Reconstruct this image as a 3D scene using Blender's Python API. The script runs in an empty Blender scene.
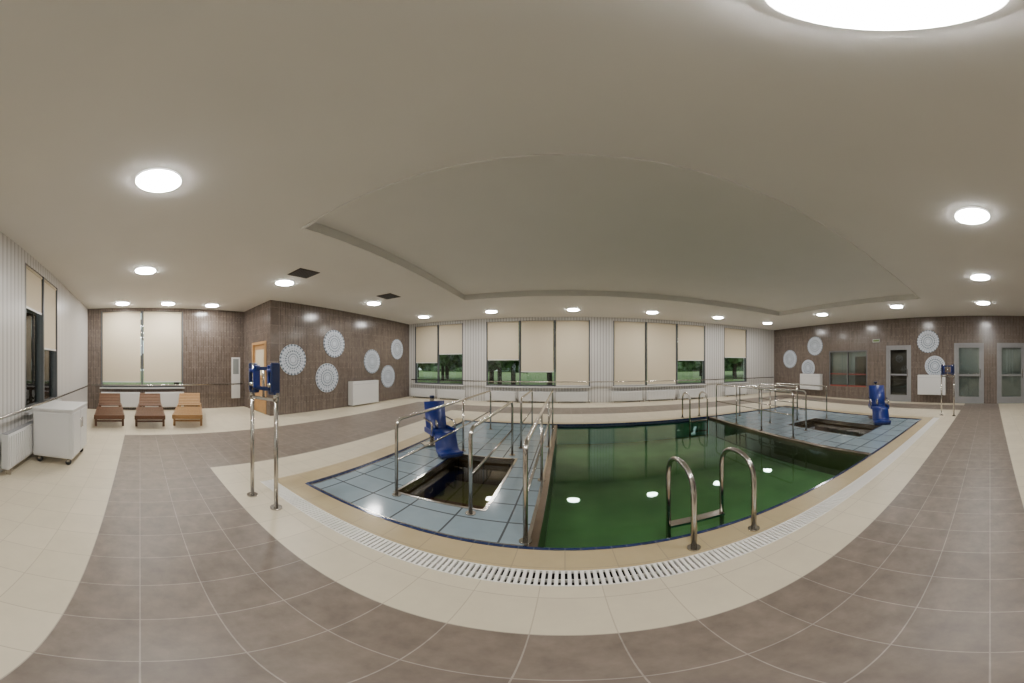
import bpy, bmesh, math, random
from mathutils import Vector, Matrix
random.seed(4)
R=math.radians
# ------------------------------------------------------------ materials
def newmat(name):
    m=bpy.data.materials.new(name); m.use_nodes=True
    nt=m.node_tree; b=nt.nodes['Principled BSDF']
    return m,nt,b
def plain(name,col,rough=.5,metal=0.,noise=.04,scale=8,emit=None,es=0):
    m,nt,b=newmat(name)
    n=nt.nodes.new('ShaderNodeTexNoise'); n.inputs['Scale'].default_value=scale; n.inputs['Detail'].default_value=4
    tc=nt.nodes.new('ShaderNodeTexCoord'); nt.links.new(tc.outputs['Object'],n.inputs['Vector'])
    r=nt.nodes.new('ShaderNodeValToRGB')
    r.color_ramp.elements[0].position=.3; r.color_ramp.elements[1].position=.7
    r.color_ramp.elements[0].color=[max(0,c*(1-noise)) for c in col]+[1]
    r.color_ramp.elements[1].color=[c*(1+noise) for c in col]+[1]
    nt.links.new(n.outputs['Fac'],r.inputs['Fac']); nt.links.new(r.outputs['Color'],b.inputs['Base Color'])
    b.inputs['Roughness'].default_value=rough; b.inputs['Metallic'].default_value=metal
    if emit:
        b.inputs['Emission Color'].default_value=(*emit,1); b.inputs['Emission Strength'].default_value=es
    return m
def tile(name,c1,c2,mortar,w,h,ms,rough=.35,axes='XY',offset=0.,vein=.1,nscale=5,shift=(0,0),bump=.25):
    m,nt,b=newmat(name); N=nt.nodes; L=nt.links
    tc=N.new('ShaderNodeTexCoord'); s=N.new('ShaderNodeSeparateXYZ'); c=N.new('ShaderNodeCombineXYZ')
    L.new(tc.outputs['Object'],s.inputs[0])
    for i,a in enumerate(axes):
        ad=N.new('ShaderNodeMath'); ad.operation='ADD'; ad.inputs[1].default_value=shift[i]
        L.new(s.outputs[a],ad.inputs[0]); L.new(ad.outputs[0],c.inputs[i])
    br=N.new('ShaderNodeTexBrick'); L.new(c.outputs[0],br.inputs['Vector'])
    br.offset=offset; br.inputs['Scale'].default_value=1
    br.inputs['Color1'].default_value=(*c1,1); br.inputs['Color2'].default_value=(*c2,1); br.inputs['Mortar'].default_value=(*mortar,1)
    br.inputs['Brick Width'].default_value=w; br.inputs['Row Height'].default_value=h; br.inputs['Mortar Size'].default_value=ms
    br.inputs['Mortar Smooth'].default_value=.1
    n=N.new('ShaderNodeTexNoise'); n.inputs['Scale'].default_value=nscale; n.inputs['Detail'].default_value=8; n.inputs['Roughness'].default_value=.65
    L.new(tc.outputs['Object'],n.inputs['Vector'])
    mr=N.new('ShaderNodeMapRange'); mr.inputs['From Min'].default_value=.3; mr.inputs['From Max'].default_value=.7
    mr.inputs['To Min'].default_value=1-vein; mr.inputs['To Max'].default_value=1+vein
    L.new(n.outputs['Fac'],mr.inputs['Value'])
    mx=N.new('ShaderNodeVectorMath'); mx.operation='SCALE'
    L.new(br.outputs['Color'],mx.inputs[0]); L.new(mr.outputs['Result'],mx.inputs['Scale'])
    L.new(mx.outputs[0],b.inputs['Base Color'])
    bp=N.new('ShaderNodeBump'); bp.inputs['Strength'].default_value=bump; bp.inputs['Distance'].default_value=.003; bp.invert=True
    L.new(br.outputs['Fac'],bp.inputs['Height']); L.new(bp.outputs[0],b.inputs['Normal'])
    b.inputs['Roughness'].default_value=rough
    return m
def ribbed(name,axis):
    m,nt,b=newmat(name); N=nt.nodes; L=nt.links
    tc=N.new('ShaderNodeTexCoord'); s=N.new('ShaderNodeSeparateXYZ'); L.new(tc.outputs['Object'],s.inputs[0])
    mu=N.new('ShaderNodeMath'); mu.operation='MULTIPLY'; mu.inputs[1].default_value=1/.11; L.new(s.outputs[axis],mu.inputs[0])
    fr=N.new('ShaderNodeMath'); fr.operation='FRACT'; L.new(mu.outputs[0],fr.inputs[0])
    r=N.new('ShaderNodeValToRGB'); L.new(fr.outputs[0],r.inputs['Fac'])
    e=r.color_ramp.elements; e[0].position=0; e[0].color=(.26,.24,.22,1); e[1].position=.18; e[1].color=(.60,.585,.56,1)
    x=e.new(.8); x.color=(.54,.525,.50,1); x=e.new(1.); x.color=(.3,.28,.26,1)
    L.new(r.outputs['Color'],b.inputs['Base Color']); b.inputs['Roughness'].default_value=.35
    bp=N.new('ShaderNodeBump'); bp.inputs['Distance'].default_value=.01; bp.inputs['Strength'].default_value=.4
    L.new(r.outputs['Color'],bp.inputs['Height']); L.new(bp.outputs[0],b.inputs['Normal'])
    return m
M={}
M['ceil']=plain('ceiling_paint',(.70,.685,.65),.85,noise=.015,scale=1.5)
M['ceil2']=plain('ceiling_paint_shaded',(.66,.65,.615),.85,noise=.015,scale=1.5)  # ceiling paint made darker, the coffer's shading put into the colour
M['dark']=tile('brown_floor_tile',(.158,.126,.101),(.182,.146,.117),(.30,.26,.22),.3,.3,.0028,.42,vein=.24,nscale=8,shift=(.12,0))
M['cream']=tile('cream_floor_tile',(.56,.495,.37),(.60,.53,.40),(.43,.37,.28),.3,.3,.003,.4,vein=.05,shift=(.12,0))
M['kerb']=tile('sand_kerb_tile',(.42,.335,.185),(.46,.365,.21),(.32,.26,.17),.3,.3,.003,.35,vein=.05)
M['deck']=tile('blue_grey_deck_tile',(.23,.30,.345),(.26,.33,.375),(.08,.09,.10),.45,.35,.009,.12,vein=.06)
M['navy']=tile('navy_edge_tile',(.015,.025,.08),(.02,.035,.11),(.08,.1,.15),.1,.1,.004,.15)
wc=((.100,.076,.062),(.138,.107,.088),(.26,.222,.19))
M['wx']=tile('brown_wall_tile_x',*wc,.5,.055,.0035,.18,axes='ZX',offset=.37,vein=.18,nscale=9,bump=.15)
M['wy']=tile('brown_wall_tile_y',*wc,.5,.055,.0035,.18,axes='ZY',offset=.37,vein=.18,nscale=9,bump=.15)
M['ribx']=ribbed('white_ribbed_panel_x','X')
M['white']=plain('white_enamel',(.63,.625,.61),.35,noise=.01)
M['wplas']=plain('white_grate_plastic',(.80,.78,.73),.4,noise=.02)
M['steel']=plain('brushed_steel',(.50,.475,.44),.2,1.,noise=.05,scale=20)
M['steeld']=plain('steel_brown_reflection',(.24,.185,.14),.3,1.,noise=.08,scale=6)  # stainless side plate, a brown reflection put into its base colour
M['frame']=plain('anthracite_frame',(.09,.095,.10),.4)
M['greyf']=plain('grey_door_frame',(.24,.24,.245),.4)
M['pane']=plain('frosted_door_pane',(.24,.26,.26),.15)
M['blind']=plain('beige_blind_fabric',(.60,.52,.38),.8,noise=.02,scale=30)
M['blue']=plain('blue_plastic',(.012,.03,.20),.3,noise=.08)
M['blued']=plain('dark_blue_plastic',(.008,.018,.08),.35,noise=.08)
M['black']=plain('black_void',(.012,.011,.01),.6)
M['rubber']=plain('black_rubber',(.03,.03,.03),.7)
M['brown']=plain('brown_grille',(.06,.045,.035),.6)
M['red']=plain('red_brown_frame',(.22,.04,.03),.4)
M['orange']=plain('light_oak_door',(.42,.24,.10),.45,noise=.12,scale=5)
M['leaf']=plain('foliage',(.065,.115,.045),.7,noise=.75,scale=2)
M['bark']=plain('bark',(.05,.04,.03),.9,noise=.3,scale=8)
M['grass']=plain('grass',(.16,.24,.08),.9,noise=.3,scale=1.2)
LC=(1,.98,.945)
M['lamp']=plain('lamp_diffuser',(.9,.9,.88),.5,emit=LC,es=142)
M['lampside']=plain('lamp_body',(.85,.84,.8),.5,emit=LC,es=2.0)
def wood(name,a,bcol):
    m,nt,b=newmat(name); N=nt.nodes; L=nt.links
    tc=N.new('ShaderNodeTexCoord'); mp=N.new('ShaderNodeMapping'); mp.inputs['Scale'].default_value=(2,22,22)
    L.new(tc.outputs['Object'],mp.inputs[0]); n=N.new('ShaderNodeTexNoise'); n.inputs['Scale'].default_value=2; n.inputs['Detail'].default_value=6
    L.new(mp.outputs[0],n.inputs['Vector']); r=N.new('ShaderNodeValToRGB')
    r.color_ramp.elements[0].position=.3;r.color_ramp.elements[1].position=.7
    r.color_ramp.elements[0].color=(*a,1); r.color_ramp.elements[1].color=(*bcol,1)
    L.new(n.outputs['Fac'],r.inputs['Fac']); L.new(r.outputs['Color'],b.inputs['Base Color']); b.inputs['Roughness'].default_value=.45
    return m
M['wood']=wood('red_brown_wood',(.068,.027,.011),(.122,.051,.019)); M['wood2']=wood('honey_wood',(.24,.125,.042),(.33,.185,.07))
# glass / water
def sheet(name,tint,ior,rough,bump,gcol=(1,1,1)):
    m,nt,b=newmat(name); N=nt.nodes; L=nt.links; N.remove(b); out=N['Material Output']
    t=N.new('ShaderNodeBsdfTransparent'); t.inputs[0].default_value=(*tint,1)
    g=N.new('ShaderNodeBsdfGlossy'); g.inputs['Roughness'].default_value=rough; g.inputs['Color'].default_value=(*gcol,1)
    f=N.new('ShaderNodeFresnel'); f.inputs['IOR'].default_value=ior
    mx=N.new('ShaderNodeMixShader'); L.new(f.outputs[0],mx.inputs[0]); L.new(t.outputs[0],mx.inputs[1]); L.new(g.outputs[0],mx.inputs[2])
    if bump:
        tc=N.new('ShaderNodeTexCoord'); n=N.new('ShaderNodeTexNoise'); n.inputs['Scale'].default_value=2.2; L.new(tc.outputs['Object'],n.inputs['Vector'])
        bp=N.new('ShaderNodeBump'); bp.inputs['Strength'].default_value=bump; bp.inputs['Distance'].default_value=.02
        L.new(n.outputs['Fac'],bp.inputs['Height']); L.new(bp.outputs[0],g.inputs['Normal'])
    L.new(mx.outputs[0],out.inputs['Surface']); return m
M['glass']=sheet('window_glass',(.9,.94,.92),1.45,.0,0)
M['water']=sheet('pool_water',(.72,.95,.93),1.30,.02,.06,(.75,1,.92))
M['basin']=tile('green_basin_tile',(.072,.36,.285),(.082,.40,.315),(.26,.66,.58),.3,.3,.013,.3,vein=.06)
M['dwater']=sheet('dark_water',(.8,.7,.55),1.4,.01,.03)
M['sump']=tile('dark_brown_sump',(.06,.038,.012),(.075,.048,.016),(.02,.015,.01),.4,.4,.01,.3)
def mandala():
    m,nt,b=newmat('lace_rosette'); N=nt.nodes; L=nt.links
    tc=N.new('ShaderNodeTexCoord'); s=N.new('ShaderNodeSeparateXYZ'); L.new(tc.outputs['Object'],s.inputs[0])
    def mt(op,a,bv=None):
        n=N.new('ShaderNodeMath'); n.operation=op
        for i,v in enumerate((a,bv)):
            if v is None: continue
            if isinstance(v,(int,float)): n.inputs[i].default_value=v
            else: L.new(v,n.inputs[i])
        return n.outputs[0]
    r=mt('SQRT',mt('ADD',mt('MULTIPLY',s.outputs[0],s.outputs[0]),mt('MULTIPLY',s.outputs[1],s.outputs[1])))
    th=mt('ARCTAN2',s.outputs[1],s.outputs[0])
    # petals: spirals winding both ways form a lace lattice, bounded by rings
    sa=mt('SINE',mt('ADD',mt('MULTIPLY',th,12.),mt('MULTIPLY',r,38.)))
    sb=mt('SINE',mt('SUBTRACT',mt('MULTIPLY',th,12.),mt('MULTIPLY',r,38.)))
    lat=mt('LESS_THAN',mt('MULTIPLY',sa,sb),.12)
    rings=mt('LESS_THAN',mt('ABSOLUTE',mt('SUBTRACT',mt('FRACT',mt('MULTIPLY',r,7.4)),.5)),.11)
    ctr=mt('LESS_THAN',r,.05)
    g=mt('MAXIMUM',mt('MAXIMUM',lat,rings),ctr)
    mx=N.new('ShaderNodeMix'); mx.data_type='RGBA'
    L.new(g,mx.inputs[0]); mx.inputs[6].default_value=(.11,.14,.18,1); mx.inputs[7].default_value=(.52,.56,.62,1)
    L.new(mx.outputs[2],b.inputs['Base Color']); b.inputs['Roughness'].default_value=.4
    return m
M['lace']=mandala()
# ------------------------------------------------------------ builder
def fillet(pts,r,n=6):
    pts=[Vector(p) for p in pts]; out=[pts[0]]
    for i in range(1,len(pts)-1):
        a,b,c=pts[i-1],pts[i],pts[i+1]
        d1=(a-b); d2=(c-b); rr=min(r,d1.length*.49,d2.length*.49)
        p=b+d1.normalized()*rr; q=b+d2.normalized()*rr
        for k in range(n+1):
            t=k/n; out.append((1-t)**2*p+2*t*(1-t)*b+t*t*q)
    out.append(pts[-1]); return out
class B:
    def __init__(s): s.bm=bmesh.new(); s.m=[]
    def mi(s,k):
        if k not in s.m: s.m.append(k)
        return s.m.index(k)
    def box(s,x0,x1,y0,y1,z0,z1,k,mat=None,bev=0):
        bm=s.bm; r=bmesh.ops.create_cube(bm,size=1)
        T=Matrix.Translation(((x0+x1)/2,(y0+y1)/2,(z0+z1)/2))@Matrix.Diagonal((abs(x1-x0),abs(y1-y0),abs(z1-z0),1))
        bmesh.ops.transform(bm,matrix=T,verts=r['verts'])
        i=s.mi(k); fs=set(f for v in r['verts'] for f in v.link_faces)
        for f in fs: f.material_index=i
        vs=r['verts']
        if bev:
            es=list(set(e for v in vs for e in v.link_edges))
            rr=bmesh.ops.bevel(bm,geom=es,offset=bev,segments=2,affect='EDGES',profile=.5)
            vs=list(set(v for f in rr['faces'] for v in f.verts)|set(v for v in vs if v.is_valid))
            for f in rr['faces']: f.material_index=i
        if mat is not None: bmesh.ops.transform(bm,matrix=mat,verts=vs)
    def cyl(s,p0,p1,r,k,seg=20,r2=None):
        p0=Vector(p0);p1=Vector(p1); d=p1-p0
        res=bmesh.ops.create_cone(s.bm,cap_ends=True,segments=seg,radius1=r,radius2=r if r2 is None else r2,depth=d.length)
        q=Vector((0,0,1)).rotation_difference(d.normalized()).to_matrix().to_4x4()
        bmesh.ops.transform(s.bm,matrix=Matrix.Translation((p0+p1)/2)@q,verts=res['verts'])
        i=s.mi(k)
        for f in set(f for v in res['verts'] for f in v.link_faces):
            f.material_index=i
            if len(f.verts)==4: f.smooth=True
    def tube(s,pts,r,k,seg=12):
        pts=[Vector(p) for p in pts]; i=s.mi(k); rings=[]
        t=(pts[1]-pts[0]).normalized(); up=Vector((0,0,1)) if abs(t.z)<.9 else Vector((1,0,0))
        n=t.cross(up).normalized(); pt=t
        for j,p in enumerate(pts):
            if j==0:t=(pts[1]-p).normalized()
            elif j==len(pts)-1:t=(p-pts[-2]).normalized()
            else:t=((pts[j+1]-p).normalized()+(p-pts[j-1]).normalized()).normalized()
            n=pt.rotation_difference(t)@n; pt=t; bb=t.cross(n)
            rings.append([s.bm.verts.new(p+r*(math.cos(2*math.pi*a/seg)*n+math.sin(2*math.pi*a/seg)*bb)) for a in range(seg)])
        for a,b in zip(rings,rings[1:]):
            for q in range(seg):
                f=s.bm.faces.new((a[q],a[(q+1)%seg],b[(q+1)%seg],b[q])); f.material_index=i; f.smooth=True
        for rg in (rings[0],rings[-1]):
            f=s.bm.faces.new(rg); f.material_index=i
    def shell(s,prof,w,th,k):
        i=s.mi(k); P=[Vector((x,0,z)) for x,z in prof]; A=[];
        for j,p in enumerate(P):
            t=(P[min(j+1,len(P)-1)]-P[max(j-1,0)]).normalized(); n=Vector((-t.z,0,t.x))
            A.append([s.bm.verts.new(p+n*a+Vector((0,y,0))) for a,y in ((th/2,-w/2),(th/2,w/2),(-th/2,w/2),(-th/2,-w/2))])
        for a,b in zip(A,A[1:]):
            for q in range(4):
                f=s.bm.faces.new((a[q],a[(q+1)%4],b[(q+1)%4],b[q])); f.material_index=i; f.smooth=(q in(0,2))
        for rg in (A[0],A[-1]): s.bm.faces.new(rg).material_index=i
    def quad(s,vs,k):
        f=s.bm.faces.new([s.bm.verts.new(v) for v in vs]); f.material_index=s.mi(k)
    def mesh(s,name,recalc=True):
        if recalc: bmesh.ops.recalc_face_normals(s.bm,faces=s.bm.faces[:])
        me=bpy.data.meshes.new(name); s.bm.to_mesh(me); s.bm.free()
        for k in s.m: me.materials.append(M[k])
        return me
    def obj(s,name,loc=(0,0,0),rz=0,recalc=True): return place(s.mesh(name,recalc),name,loc,rz)
def place(me,name,loc=(0,0,0),rz=0,sc=(1,1,1)):
    o=bpy.data.objects.new(name,me); o.location=loc; o.rotation_euler=(0,0,rz); o.scale=sc
    bpy.context.scene.collection.objects.link(o); return o
# ------------------------------------------------------------ dimensions
H=3.2; XL=-8.4; XR=9.75; XC=-6.5; YJ=3.4; YB=10.0; YF=-1.65; T=.25
PX0,PX1,PY0,PY1=-2.45,6.7,1.72,6.3
# ------------------------------------------------------------ floor
def brk(l): return sorted(set(l))
b=B(); G0,G1=1.31,1.47
xs=brk([XL,-5.3,-3.4,-2.75,PX0,PX1,7.0,8.3,9.3,XR,XC]); ys=brk([YF,-.3,.9,G0,G1,PY0,PY1,6.5,7.6,8.8,YB,YJ])
for x0,x1 in zip(xs,xs[1:]):
    for y0,y1 in zip(ys,ys[1:]):
        x=(x0+x1)/2;y=(y0+y1)/2
        if x<XC and y>YJ: continue
        if PX0<x<PX1 and PY0<y<PY1: continue
        if -2.75<x<7.0 and G1<y<6.5: k='kerb'
        elif -2.75<x<7.0 and G0<y<G1: continue
        elif -3.4<x<8.3 and .9<y<7.6: k='cream'
        elif -5.3<x<9.3 and -.3<y<8.8: k='dark'
        elif x>9.3 and -.3<y<.9: k='dark'
        else: k='cream'
        b.quad([(x0,y0,0),(x1,y0,0),(x1,y1,0),(x0,y1,0)],k)
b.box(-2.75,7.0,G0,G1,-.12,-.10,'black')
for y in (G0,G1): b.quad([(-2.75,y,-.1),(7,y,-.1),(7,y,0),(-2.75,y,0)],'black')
b.obj('floor')
b=B(); x=-2.74
while x<6.98:
    b.box(x,x+.019,G0+.008,G1-.008,-.025,.002,'wplas'); x+=.034
for y in (G0,G1-.008): b.box(-2.75,7,y,y+.008,-.02,.003,'wplas')
b.box(-2.75,7,(G0+G1)/2-.004,(G0+G1)/2+.004,-.04,-.012,'wplas')
b.obj('pool_overflow_grate')
# ------------------------------------------------------------ walls
def wall(name,axis,fixed,outer,u0,u1,openings,matf):
    us=brk([u0,u1]+[v for o in openings for v in o[:2]]+matf[0]); zs=brk([0,H]+[v for o in openings for v in o[2:4]])
    b=B()
    for a0,a1 in zip(us,us[1:]):
        for z0,z1 in zip(zs,zs[1:]):
            a=(a0+a1)/2; z=(z0+z1)/2
            if any(o[0]<a<o[1] and o[2]<z<o[3] for o in openings): continue
            k=matf[1](a,z)
            lo,hi=min(fixed,outer),max(fixed,outer)
            if axis=='X': b.box(a0,a1,lo,hi,z0,z1,k)
            else: b.box(lo,hi,a0,a1,z0,z1,k)
    return b.obj(name)
backwin=[(-6.2,-3.96,2),(-3.0,.93,3),(1.8,5.7,3),(6.66,7.95,1)]
ZB,ZT=.6,3.08
wall('wall_back','X',YB,YB+T,XC-T,XR+T,[(a,c,ZB,ZT) for a,c,_ in backwin],([],lambda a,z:'ribx'))
wall('wall_front','X',YF,YF-T,XL-T,XR+T,[(-5.25,-3.65,.7,3.0),(-2.4,-.6,.7,3.0)],([0.5],lambda a,z:'ribx' if a<.5 else 'wx'))
wall('wall_left','Y',XL,XL-T,YF,YJ+T,[(-1.22,1.35,.7,3.1)],([],lambda a,z:'wy'))
wall('wall_jog','X',YJ,YJ+T,XL,XC,[(-7.7,-6.75,0,2.08)],([],lambda a,z:'wx'))
wall('wall_rosette','Y',XC,XC-T,YJ+T,YB,[],([],lambda a,z:'wy'))
doors=[(2.93,3.94,0,2.15),(.22,1.3,0,2.2),(-1.3,-.25,0,2.2),(4.75,6.6,.5,2.0)]
wall('wall_right','Y',XR,XR+T,YF,YB,doors,([],lambda a,z:'wy'))
def window(name,axis,fixed,sgn,u0,u1,z0,z1,bays):
    b=B(); d0,d1=fixed+sgn*.06,fixed+sgn*.12
    def bx(a0,a1,q0,q1,k,e=0):
        lo,hi=min(d0,d1)+e,max(d0,d1)-e
        if axis=='X': b.box(a0,a1,lo,hi,q0,q1,k)
        else: b.box(lo,hi,a0,a1,q0,q1,k)
    f=.05
    bx(u0,u1,z0,z0+f,'frame'); bx(u0,u1,z1-f,z1,'frame')
    bs=[u0+(u1-u0)*i/bays for i in range(bays+1)]
    for i,u in enumerate(bs):
        a=u-f/2 if 0<i<len(bs)-1 else (u if i==0 else u-f)
        bx(a,a+f,z0+f,z1-f,'frame')
    bx(u0+f,u1-f,z0+f,z1-f,'glass',.025)
    s0,s1=sorted((fixed-sgn*.08,fixed+sgn*.06))
    if axis=='X': b.box(u0-.03,u1+.03,s0,s1,z0-.04,z0,'white')
    else: b.box(s0,s1,u0-.03,u1+.03,z0-.04,z0,'white')
    s0,s1=sorted((fixed,fixed+sgn*.06))
    for u in bs:
        a=max(u0,min(u1-.04,u-.02))
        if axis=='X': b.box(a,a+.04,s0,s1,z0,z1,'frame')
        else: b.box(s0,s1,a,a+.04,z0,z1,'frame')
    b.obj(name); return bs
def blind(axis,fixed,sgn,u0,u1,zb,zt):
    b=B(); c=fixed+sgn*.03
    def bx(a0,a1,e,q0,q1,k):
        if axis=='X': b.box(a0,a1,c-e,c+e,q0,q1,k)
        else: b.box(c-e,c+e,a0,a1,q0,q1,k)
    g=.05
    bx(u0+g,u1-g,.003,zb,zt-.05,'blind'); bx(u0+g,u1-g,.01,zb-.02,zb+.01,'white')
    if axis=='X': b.cyl((u0+g,c,zt-.04),(u1-g,c,zt-.04),.025,'blind')
    else: b.cyl((c,u0+g,zt-.04),(c,u1-g,zt-.04),.025,'blind')
    b.obj('roller_blind')
drops=[[1.5,1.85],[1.6,1.15,.64],[.64,.64,1.6],[1.75]]
n=1
for (a,c,k),dr in zip(backwin,drops):
    bs=window('window_%d'%n,'X',YB,1,a,c,ZB,ZT,k); n+=1
    for u0,u1,z in zip(bs,bs[1:],dr): blind('X',YB,1,u0,u1,z,ZT)
bs=window('window_5','Y',XL,-1,-1.22,1.35,.7,3.1,2)
for u0,u1 in zip(bs,bs[1:]): blind('Y',XL,-1,u0,u1,.88,3.1)
bs=window('window_6','X',YF,-1,-5.25,-3.65,.7,3.0,2)
for u0,u1,z in zip(bs,bs[1:],(1.7,2.3)): blind('X',YF,-1,u0,u1,z,3.0)
bs=window('window_7','X',YF,-1,-2.4,-.6,.7,3.0,2)
for u0,u1,z in zip(bs,bs[1:],(1.6,1.2)): blind('X',YF,-1,u0,u1,z,3.0)
# doors right wall
for i,(a,c,z0,z1) in enumerate(doors[:3]):
    b=B(); x0,x1=XR+.02,XR+.09; f=.09
    b.box(x0-.015,x1,a,a+f,0,z1,'greyf'); b.box(x0-.015,x1,c-f,c,0,z1,'greyf'); b.box(x0-.015,x1,a+f,c-f,z1-f,z1,'greyf')
    b.box(x0,x1-.02,a+f,c-f,0,.25,'greyf'); b.box(x0,x1-.02,a+f,a+f+.08,.25,z1-f,'greyf'); b.box(x0,x1-.02,c-f-.08,c-f,.25,z1-f,'greyf')
    b.box(x0,x1-.02,a+f+.08,c-f-.08,1.0,1.06,'greyf'); b.box(x0,x1-.02,a+f+.08,c-f-.08,z1-f-.08,z1-f,'greyf')
    b.box(x0+.02,x0+.03,a+f+.08,c-f-.08,.25,z1-f-.08,'glass')
    b.box(XR+.18,XR+.2,a,c,0,z1,'pane' if i else 'brown')
    b.tube(fillet([(x0+.01,a+f+.04,.95),(x0-.05,a+f+.04,.95),(x0-.05,a+f+.04,1.25),(x0+.01,a+f+.04,1.25)],.03),.012,'steel',8)
    b.obj('door_%d'%(i+1))
a,c,z0,z1=doors[3]
b=B(); x0,x1=XR+.01,XR+.07; m=(a+c)/2
for q in (a,m-.03,c-.06): b.box(x0,x1,q,q+.06,z0,z1,'frame')
b.box(x0,x1,a+.06,c-.06,z0,z0+.06,'red'); b.box(x0,x1,a+.06,c-.06,z1-.06,z1,'frame')
b.box(x0,x1-.01,a+.06,m-.03,1.0,1.04,'red'); b.box(x0,x1-.01,m+.03,c-.06,1.0,1.04,'red')
for q0,q1 in ((a+.06,m-.03),(m+.03,c-.06)):
    b.box(x0+.03,x0+.04,q0,q1,z0+.06,1.0,'glass'); b.box(x0+.03,x0+.04,q0,q1,1.04,z1-.06,'glass')
b.box(XR+.2,XR+.22,a,c,z0,z1,'pane'); b.box(XR+.17,XR+.2,a+.15,a+.65,z0,1.75,'brown'); b.obj('window_8')
# door in jog wall
b=B(); b.box(-7.7,-7.62,YJ-.02,YJ+.1,0,2.08,'orange'); b.box(-6.83,-6.75,YJ-.02,YJ+.1,0,2.08,'orange'); b.box(-7.62,-6.83,YJ-.02,YJ+.1,2.0,2.08,'orange')
b.box(-7.62,-6.83,YJ+.03,YJ+.07,0,2.0,'orange'); b.box(-7.5,-6.95,YJ+.02,YJ+.03,1.1,1.85,'blind'); b.cyl((-6.93,YJ+.03,1.0),(-6.93,YJ-.03,1.0),.012,'steel'); b.box(-7.04,-6.92,YJ-.04,YJ-.025,.99,1.01,'steel')
b.obj('door_4')
b=B(); b.box(XL,XL+.02,2.95,3.25,.3,1.65,'white'); b.box(XL+.02,XL+.022,3.0,3.2,1.1,1.6,'pane'); b.obj('notice_board')
# ------------------------------------------------------------ ceiling with recessed coffer
CX0,CX1,CY0,CY1=-2.65,6.9,1.85,6.8; CH=.13
b=B(); xs=brk([XL,CX0,CX1,XR,XC]); ys=brk([YF,CY0,CY1,YB,YJ])
for x0,x1 in zip(xs,xs[1:]):
    for y0,y1 in zip(ys,ys[1:]):
        x=(x0+x1)/2;y=(y0+y1)/2
        if x<XC and y>YJ: continue
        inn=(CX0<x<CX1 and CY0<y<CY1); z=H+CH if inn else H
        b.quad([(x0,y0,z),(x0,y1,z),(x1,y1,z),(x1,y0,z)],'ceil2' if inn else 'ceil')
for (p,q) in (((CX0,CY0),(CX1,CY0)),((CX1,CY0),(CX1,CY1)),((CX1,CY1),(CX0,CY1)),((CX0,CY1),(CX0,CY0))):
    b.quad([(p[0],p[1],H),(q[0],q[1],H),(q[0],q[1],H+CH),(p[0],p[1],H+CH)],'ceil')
b.obj('ceiling')
b=B(); b.box(XL-T,XR+T,YF-T,YB+T,H+CH+.02,H+CH+.2,'ceil'); b.obj('roof')
b=B(); e=.035; d=.018
for args in ((CX0-e,CX1+e,CY0-e,CY0),(CX0-e,CX1+e,CY1,CY1+e),(CX0-e,CX0,CY0,CY1),(CX1,CX1+e,CY0,CY1)):
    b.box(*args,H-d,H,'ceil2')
b.obj('trim_1')
# lamps
b=B(); r=.18
b.cyl((0,0,0),(0,0,-.022),r+.008,'lampside',48); b.cyl((0,0,-.022),(0,0,-.028),r,'lamp',48)
lm=b.mesh('ceiling_lamp')
L0=[(.4,.16),(-2.2,.15),(-4.9,.1),(2.9,.19),(5.3,.19),(7.65,.19),(-7.7,-.5),(-7.7,.8),(-7.7,2.1),(-4.9,2.9),(-5.0,5.85),
    (-4.95,8.6),(-2.4,8.6),(.26,8.6),(2.87,8.6),(5.4,8.5),(7.8,8.4),(7.65,2.75),(7.7,5.5)]
for x,y in L0: place(lm,'ceiling_lamp',(x,y,H))
# vents
b=B(); b.box(-.22,.22,-.22,.22,-.012,0,'brown')
for i in range(9): b.box(-.19,.19,-.19+i*.046,-.175+i*.046,-.02,-.012,'frame')
vm=b.mesh('ceiling_vent')
place(vm,'ceiling_vent',(-4.2,2.9,H)); place(vm,'ceiling_vent',(-4.2,5.5,H)); 
# ------------------------------------------------------------ rosettes
def ros(x,y,z,r,side):
    b=B(); b.cyl((0,0,.001),(0,0,.02),r,'lace',64)
    o=b.obj('rosette_disc',(x,y,z)); o.rotation_euler=(0,R(90)*side,0)
for y,z,r in ((4.12,1.55,.44),(5.67,2.08,.44),(5.38,1.0,.45),(7.51,1.53,.44),(9.08,2.05,.42),(8.47,.95,.44)): ros(XC,y,z,r,1)
for y,z,r in ((2.27,2.27,.42),(2.01,1.36,.38),(8.89,1.69,.44),(7.36,2.26,.43),(7.75,1.26,.38)): ros(XR,y,z,r,-1)
# ------------------------------------------------------------ pool
pool=bpy.data.objects.new('swimming_pool',None); bpy.context.scene.collection.objects.link(pool)
b=B(); wx0,wx1=-.1,3.7; zb=-1.1
b.quad([(PX0,PY0,zb),(PX1,PY0,zb),(PX1,PY1,zb),(PX0,PY1,zb)],'basin')
for p,q in (((PX0,PY0),(PX1,PY0)),((PX1,PY0),(PX1,PY1)),((PX1,PY1),(PX0,PY1)),((PX0,PY1),(PX0,PY0))):
    b.quad([(p[0],p[1],zb),(q[0],q[1],zb),(q[0],q[1],-.1),(p[0],p[1],-.1)],'basin')
    b.quad([(p[0],p[1],-.1),(q[0],q[1],-.1),(q[0],q[1],0),(p[0],p[1],0)],'navy')
e=.022
b.box(PX0,PX1,PY0-.01,PY0+e,-.03,.004,'navy'); b.box(PX0,PX1,PY1-e,PY1+.01,-.03,.004,'navy')
b.box(PX0-.01,PX0+e,PY0+e,PY1-e,-.03,.004,'navy'); b.box(PX1-e,PX1+.01,PY0+e,PY1-e,-.03,.004,'navy')
b.obj('pool_basin').parent=pool
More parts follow.
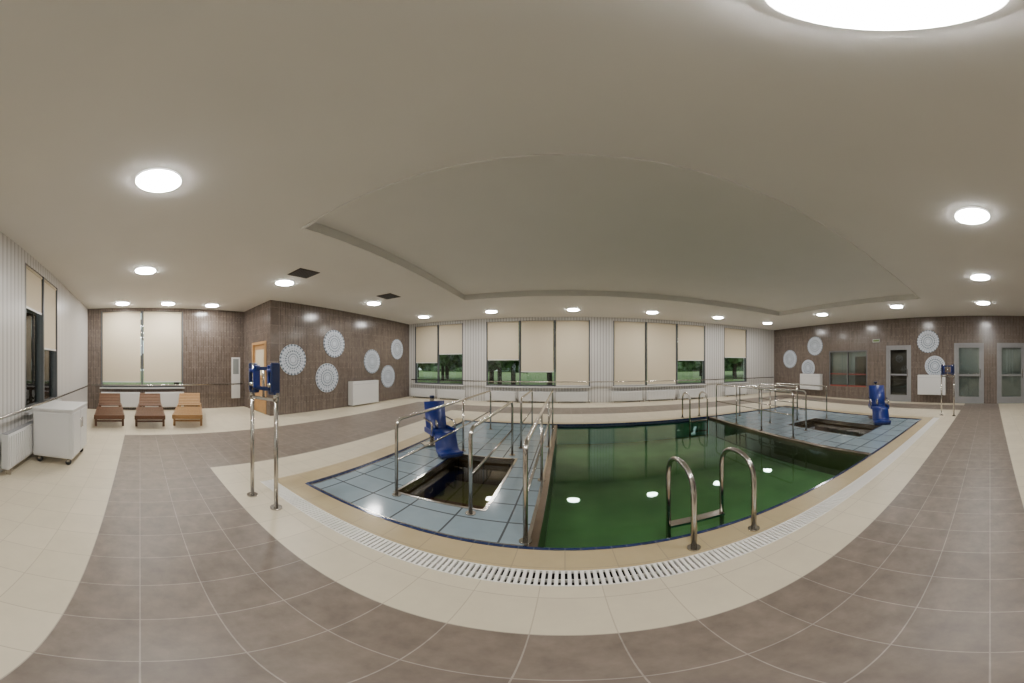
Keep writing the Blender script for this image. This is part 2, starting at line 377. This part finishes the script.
b=B(); b.quad([(wx0-.08,PY0+.01,-.06),(wx1+.04,PY0+.01,-.06),(wx1+.04,PY1-.01,-.06),(wx0-.08,PY1-.01,-.06)],'water'); b.obj('pool_water',recalc=False).parent=pool
def deck(x0,x1,rx0,rx1,ry0,ry1,inner):
    b=B(); z1=-.015
    xs=[x0,rx0,rx1,x1]; ys=[PY0+.022,ry0,ry1,PY1-.022]
    for i in range(3):
        for j in range(3):
            if i==1 and j==1: continue
            b.box(xs[i],xs[i+1],ys[j],ys[j+1],z1-.06,z1,'deck')
    b.box(rx0,rx1,ry0,ry1,-.75,-.7,'sump')
    for a in ((rx0-.03,rx0,ry0,ry1),(rx1,rx1+.03,ry0,ry1),(rx0-.03,rx1+.03,ry0-.03,ry0),(rx0-.03,rx1+.03,ry1,ry1+.03)):
        b.box(*a,-.75,z1-.061,'sump'); 
    t=.03
    for a in ((rx0,rx0+t,ry0,ry1),(rx1-t,rx1,ry0,ry1),(rx0+t,rx1-t,ry0,ry0+t),(rx0+t,rx1-t,ry1-t,ry1)):
        b.box(*a,-.1,z1+.006,'steel')
    for k in range(3): b.box(rx0+.05,rx1-.05,ry0+.1+k*.3,ry0+.4+k*.3,-.7,-.25-k*.13,'sump')
    for a in ((x0,x1,PY0+.022,PY0+.05),(x0,x1,PY1-.05,PY1-.022),(x0,x0+.03,PY0+.05,PY1-.05),(x1-.03,x1,PY0+.05,PY1-.05)):
        b.box(*a,z1,z1+.008,'steel')
    s=1 if inner>0 else -1; e=x1 if s>0 else x0
    a,c=sorted((e,e+s*.06)); b.box(a,c,PY0+.03,PY1-.03,zb,z1+.002,'steeld')
    b.obj('pool_entry_platform').parent=pool
    b=B(); b.quad([(rx0+.03,ry0+.03,-.12),(rx1-.03,ry0+.03,-.12),(rx1-.03,ry1-.03,-.12),(rx0+.03,ry1-.03,-.12)],'dwater'); b.obj('footbath_water',recalc=False).parent=pool
deck(PX0+.022,-.24,-1.66,-.68,2.25,3.85,1)
deck(3.75,PX1-.022,4.6,5.7,2.4,4.3,-1)
# ------------------------------------------------------------ railings
def flange(b,x,y,z=0): b.cyl((x,y,z),(x,y,z+.012),.045,'steel')
def rail(x,y0,y1,posts,mid=None,h=.86,name='pool_handrail',z0=-.013,r=.018):
    b=B(); L=y1-y0
    b.tube(fillet([(0,0,0),(0,0,h),(0,L,h),(0,L,0)],.10),r,'steel',14)
    flange(b,0,0);flange(b,0,L)
    for p in posts: y=p-y0; b.cyl((0,y,0),(0,y,h),r*.9,'steel'); flange(b,0,y)
    for m in (mid or []): b.cyl((0,0,m),(0,L,m),r*.7,'steel')
    b.obj(name,(x,y0,z0))
rail(-1.58,2.2,5.6,[4.0],[.42]); rail(-.79,2.17,4.0,[],[.42])
rail(-.27,1.83,5.9,[3.1,4.5],[.45],h=.86); rail(-.72,4.4,5.9,[],[.42])
rail(3.82,3.4,6.1,[4.3,5.2],[.45],h=.9); rail(4.45,3.6,5.9,[4.7],[.45]); rail(5.8,4.0,5.9,[5.0],[.45]); rail(5.15,4.45,5.9,[],[.45])
# ladders
def ladder(x,y,rz):
    b=B(); w=.25
    for s in (-w,w):
        b.tube(fillet([(s,-.17,0),(s,-.17,.68),(s,.27,.68),(s,.27,-1.0)],.22,10),.021,'steel',14)
        flange(b,s,-.17)
    for z in (-.035,-.3,-.6,-.9): b.box(-w,w,.22,.31,z-.012,z+.012,'steel')
    b.obj('pool_ladder',(x,y,.0),rz)
ladder(1.05,PY0,0); ladder(3.25,PY1,R(180))
# ------------------------------------------------------------ deck posts with blue folding bracket
def post_pair(x,y,rz):
    b=B(); pz=1.13
    for px in (-.18,.18):
        b.cyl((px,0,0),(px,0,pz),.02,'steel'); b.cyl((px,0,0),(px,0,.014),.055,'steel'); b.cyl((px,0,pz-.05),(px,0,pz+.02),.028,'steel')
    b.box(-.2,.2,-.02,.02,1.07,1.10,'steel',bev=.006)
    b.box(-.2,-.1,-.03,.03,1.13,1.17,'blued',bev=.01); b.box(.1,.2,-.03,.03,1.13,1.17,'blued',bev=.01)
    for s in (-1,1):
        b.box(s*.165-.016,s*.165+.016,-.05,.05,1.15,1.42,'blued',bev=.012)
        b.box(s*.11-.010,s*.11+.010,-.04,.04,1.18,1.40,'blue',bev=.008)
        b.cyl((s*.138,-.02,1.15),(s*.138,-.02,1.42),.012,'steel')
        b.cyl((s*.138,-.03,1.20),(s*.138,-.03,1.235),.032,'steel'); b.cyl((s*.138,-.03,1.33),(s*.138,-.03,1.365),.032,'blue')
    b.box(-.1,.1,-.015,.01,1.16,1.20,'blued',bev=.008); b.box(-.1,.1,-.012,.008,1.35,1.385,'blued',bev=.005)
    b.cyl((0,0,1.10),(0,0,1.37),.012,'steel')
    b.obj('lift_control_stand',(x,y,0),rz)
post_pair(-2.28,1.12,R(12)); post_pair(7.3,1.15,R(80))
# ------------------------------------------------------------ pool lift chair
def lift(x,y,rz,sc):
    b=B()
    b.box(-.45,-.15,-.2,.2,0,.02,'steel',bev=.005); b.cyl((-.32,0,0),(-.32,0,.98),.045,'steel'); b.cyl((-.32,0,.98),(-.32,0,1.02),.05,'blued')
    b.tube(fillet([(-.32,0,.55),(-.1,0,.55),(-.05,0,.36)],.08),.028,'steel')
    prof=fillet([(-.2,0,.92),(-.08,0,.36),(.30,0,.38),(.42,0,.06),(.62,0,.07)],.09,6)
    b.shell([(p.x,p.z) for p in prof],.42,.035,'blue')
    for s in (-.23,.23):
        b.tube(fillet([(-.15,s,.60),(.24,s,.58),(.27,s,.38)],.06),.018,'steel')
        b.box(-.12,.3,s-.012,s+.012,.34,.44,'blue',bev=.008)
    b.box(.45,.62,-.2,.2,.0,.05,'blued',bev=.01); b.box(-.40,-.24,-.07,.07,.66,.88,'blued',bev=.02)
    o=b.obj('pool_lift_chair',(x,y,-.006),rz); o.scale=(sc,)*3
lift(-2.0,3.95,R(-40),.86); lift(6.25,2.75,R(215),.95)
# ------------------------------------------------------------ loungers
def lounger(k,ang):
    b=B(); w=.33
    for s in (-w,w-.03): b.box(0,1.95,s,s+.03,.22,.30,k)
    for x in (.15,1.6):
        for s in (-w,w-.05): b.box(x,x+.06,s,s+.05,0,.22,k)
    b.box(.17,.2,-w,w,.1,.14,k); b.box(1.62,1.65,-w,w,.1,.14,k); b.box(1.92,1.95,-w,w,.22,.31,k)
    x=.74
    while x<1.9: b.box(x,x+.068,-w+.03,w-.03,.29,.31,k); x+=.092
    A=Matrix.Translation((.70,0,.30))@Matrix.Rotation(R(ang),4,'Y')
    for s in (-w+.04,w-.07): b.box(-.72,0,s,s+.03,-.02,.02,k,A)
    for i in range(8): b.box(-.72+i*.09,-.652+i*.09,-w+.04,w-.04,.02,.04,k,A)
    h=.30+math.tan(R(ang))*.44-.03
    b.box(.25,.28,-w+.06,-w+.09,.22,h,k); b.box(.25,.28,w-.09,w-.06,.22,h,k)
    return b.mesh('wooden_sun_lounger')
l1=lounger('wood',21); l2=lounger('wood2',21)
place(l1,'wooden_sun_lounger',(-7.7,-.86,0),R(6)); place(l1,'wooden_sun_lounger',(-7.7,.28,0),R(-2)); place(l2,'wooden_sun_lounger',(-7.65,1.42,0),R(-12))
# ------------------------------------------------------------ radiators
def radiator(L,h=.42,leg=.06):
    b=B(); b.box(-L/2,L/2,-.05,.05,leg,h,'white',bev=.01)
    n=int(L/.06)
    for i in range(n): 
        x=-L/2+.03+i*(L-.06)/(n-1); b.box(x-.018,x+.018,-.062,-.05,leg+.03,h-.03,'white')
    b.box(-L/2,L/2,-.04,.04,h,h+.008,'greyf')
    for s in (-L/2+.1,L/2-.1): b.box(s-.015,s+.015,-.03,.03,0,leg,'steel')
    b.cyl((L/2,0,leg+.05),(L/2+.07,0,leg+.05),.012,'steel'); b.cyl((L/2+.07,0,leg+.05),(L/2+.07,0,0),.012,'steel')
    return b.mesh('panel_radiator')
rm=radiator(1.15)
for x in (-5.7,-4.4,-2.4,-1.1,.25,2.3,3.65,5.0,7.2): place(rm,'panel_radiator',(x,YB-.16,0))
rm2=radiator(1.2,.56,.1)
for y in (-.6,.75): place(rm2,'panel_radiator',(XL+.12,y,0),R(90))
for x in (-4.95,-3.4,-1.9): place(rm2,'panel_radiator',(x,YF+.12,0),R(180))
def heater(L,h):
    b=B(); b.box(-L/2,L/2,-.1,.1,.0,h,'white',bev=.012)
    for s in (-1,1): b.box(s*L/2-.01,s*L/2+.01,-.11,.11,.0,h,'white')
    for i in range(12): b.box(-L/2+.05+i*(L-.1)/12,-L/2+.05+i*(L-.1)/12+.04,-.07,.07,h,h+.006,'greyf')
    b.box(-L/2+.03,L/2-.03,-.104,-.1,h-.1,h-.095,'greyf')
    return b.mesh('radiator_cover')
place(heater(1.3,.8),'radiator_cover',(XC+.12,6.95,.05),R(90))
place(heater(1.0,.72),'radiator_cover',(XR-.12,2.1,.32),R(-90)); place(heater(1.1,.7),'radiator_cover',(XR-.12,7.5,.3),R(-90))
# ------------------------------------------------------------ wall handrails
def wrail(pts,br):
    b=B(); b.tube(fillet(pts,.06),.02,'steel')
    for p,q in br: b.cyl(p,q,.009,'steel',10)
    b.obj('wall_handrail')
z=.78
wrail([(XL+.1,-1.5,z),(XL+.1,3.3,z)],[((XL,y,z-.05),(XL+.1,y,z)) for y in (-1.4,1.6,3.0)])
wrail([(XL+.2,YF+.11,z),(1.2,YF+.11,z)],[((x,YF,z-.05),(x,YF+.11,z)) for x in (-8,-6.6,-5.4,-3.5,-2.6,-.4,1)])
wrail([(-6.3,YB-.12,z),(9.6,YB-.12,z)],[((x,YB,z-.05),(x,YB-.12,z)) for x in (-6.25,-3.5,1.35,6.2,8.4,9.5)])
# ------------------------------------------------------------ white trolley cabinet
b=B(); w,d,h=.76,.56,.81
b.box(-w/2,w/2,-d/2,d/2,.11,h-.03,'white',bev=.008); b.box(-w/2-.015,w/2+.015,-d/2-.015,d/2+.015,h-.03,h,'white',bev=.006)
b.box(w/2,w/2+.012,-d/2+.03,d/2-.03,.14,h-.06,'white',bev=.004)
b.box(-w/2+.03,-.01,d/2,d/2+.014,.14,h-.06,'white',bev=.004); b.box(.01,w/2-.03,d/2,d/2+.014,.14,h-.06,'white',bev=.004)
for s in (-.04,.04): b.cyl((s,d/2+.03,.5),(s,d/2+.03,.64),.007,'steel',10)
for sx in (-w/2+.07,w/2-.07):
    for sy in (-d/2+.07,d/2-.07):
        b.cyl((sx,sy,.11),(sx,sy,.07),.02,'steel'); b.cyl((sx-.015,sy,.04),(sx+.015,sy,.04),.04,'rubber'); b.box(sx-.025,sx+.025,sy-.02,sy+.02,.05,.08,'steel')
b.obj('white_trolley_cabinet',(-3.82,-1.14,0),R(-3))
b=B(); b.box(XR-.03,XR,4.2,4.5,2.3,2.42,'white'); b.box(XR-.035,XR-.03,4.22,4.48,2.32,2.40,'grass'); b.obj('exit_sign')
# ------------------------------------------------------------ exterior
GZ=-.5
b=B(); b.quad([(-90,-60,GZ),(90,-60,GZ),(90,90,GZ),(-90,90,GZ)],'grass'); b.obj('lawn_ground')
def treemesh(h,seed):
    random.seed(seed); b=B(); r=.16+.12*random.random()
    b.tube([(0,0,0),(.05,.0,h*.3),(-.05,.05,h*.6),(.1,0,h*.95)],r,'bark',10)
    for a in range(5):
        t=random.random()*6.28; z0=h*(.3+.1*a); b.tube([(0,0,z0),(math.cos(t)*h*.12,math.sin(t)*h*.12,z0+h*.1),(math.cos(t)*h*.2,math.sin(t)*h*.2,z0+h*.22)],r*.35,'bark',6)
    for i in range(46):
        a=random.random()*6.28; rr=math.sqrt(random.random())*h*.3; zz=h*(.22+.75*random.random()); s=h*(.05+.06*random.random())
        res=bmesh.ops.create_icosphere(b.bm,subdivisions=2,radius=s); c=Vector((math.cos(a)*rr,math.sin(a)*rr,zz)); k=b.mi('leaf')
        for v in res['verts']: v.co=v.co*(.6+.7*random.random())+c
        for f in set(f for v in res['verts'] for f in v.link_faces): f.material_index=k
    return b.mesh('park_tree')
tm=[treemesh(8+i,i+3) for i in range(4)]
random.seed(9)
for i in range(34): place(tm[i%4],'park_tree',(-30+i*2.0+random.uniform(-.8,.8),random.uniform(20,55),GZ),random.random()*6)
for i,(x,y) in enumerate(((-6,-13),(-9,-16),(-12,-11),(-16,-16),(-20,-9),(-22,-4),(-22,3),(-9,-24),(-14,-22))): place(tm[i%4],'park_tree',(x,y,GZ),i)
b=B()
for i in range(110):
    res=bmesh.ops.create_icosphere(b.bm,subdivisions=2,radius=2.4); k=b.mi('leaf')
    c=Vector((-70+i*1.3,72+random.uniform(-2,2),random.uniform(.5,4)))
    for v in res['verts']: v.co=v.co*random.uniform(.75,1.3)+c
b.obj('hedge',(0,0,GZ))
# world
w=bpy.data.worlds.new('World'); bpy.context.scene.world=w; w.use_nodes=True
nt=w.node_tree; bg=nt.nodes['Background']; bg.inputs['Color'].default_value=(.72,.80,.82,1); bg.inputs['Strength'].default_value=2.0
# ------------------------------------------------------------ camera (panoramic lens)
cam=bpy.data.cameras.new('camera'); co=bpy.data.objects.new('camera',cam); bpy.context.scene.collection.objects.link(co)
co.location=(0,0,1.4); co.rotation_euler=(R(90),0,0)
cam.type='PANO'
S=4.722
c=cam if hasattr(cam,'panorama_type') else cam.cycles
c.panorama_type='EQUIRECTANGULAR'
c.longitude_min=-R(565/S); c.longitude_max=R((1024-565)/S); c.latitude_max=R(365/S); c.latitude_min=-R((683-365)/S)
cam.clip_start=.01
bpy.context.scene.camera=co
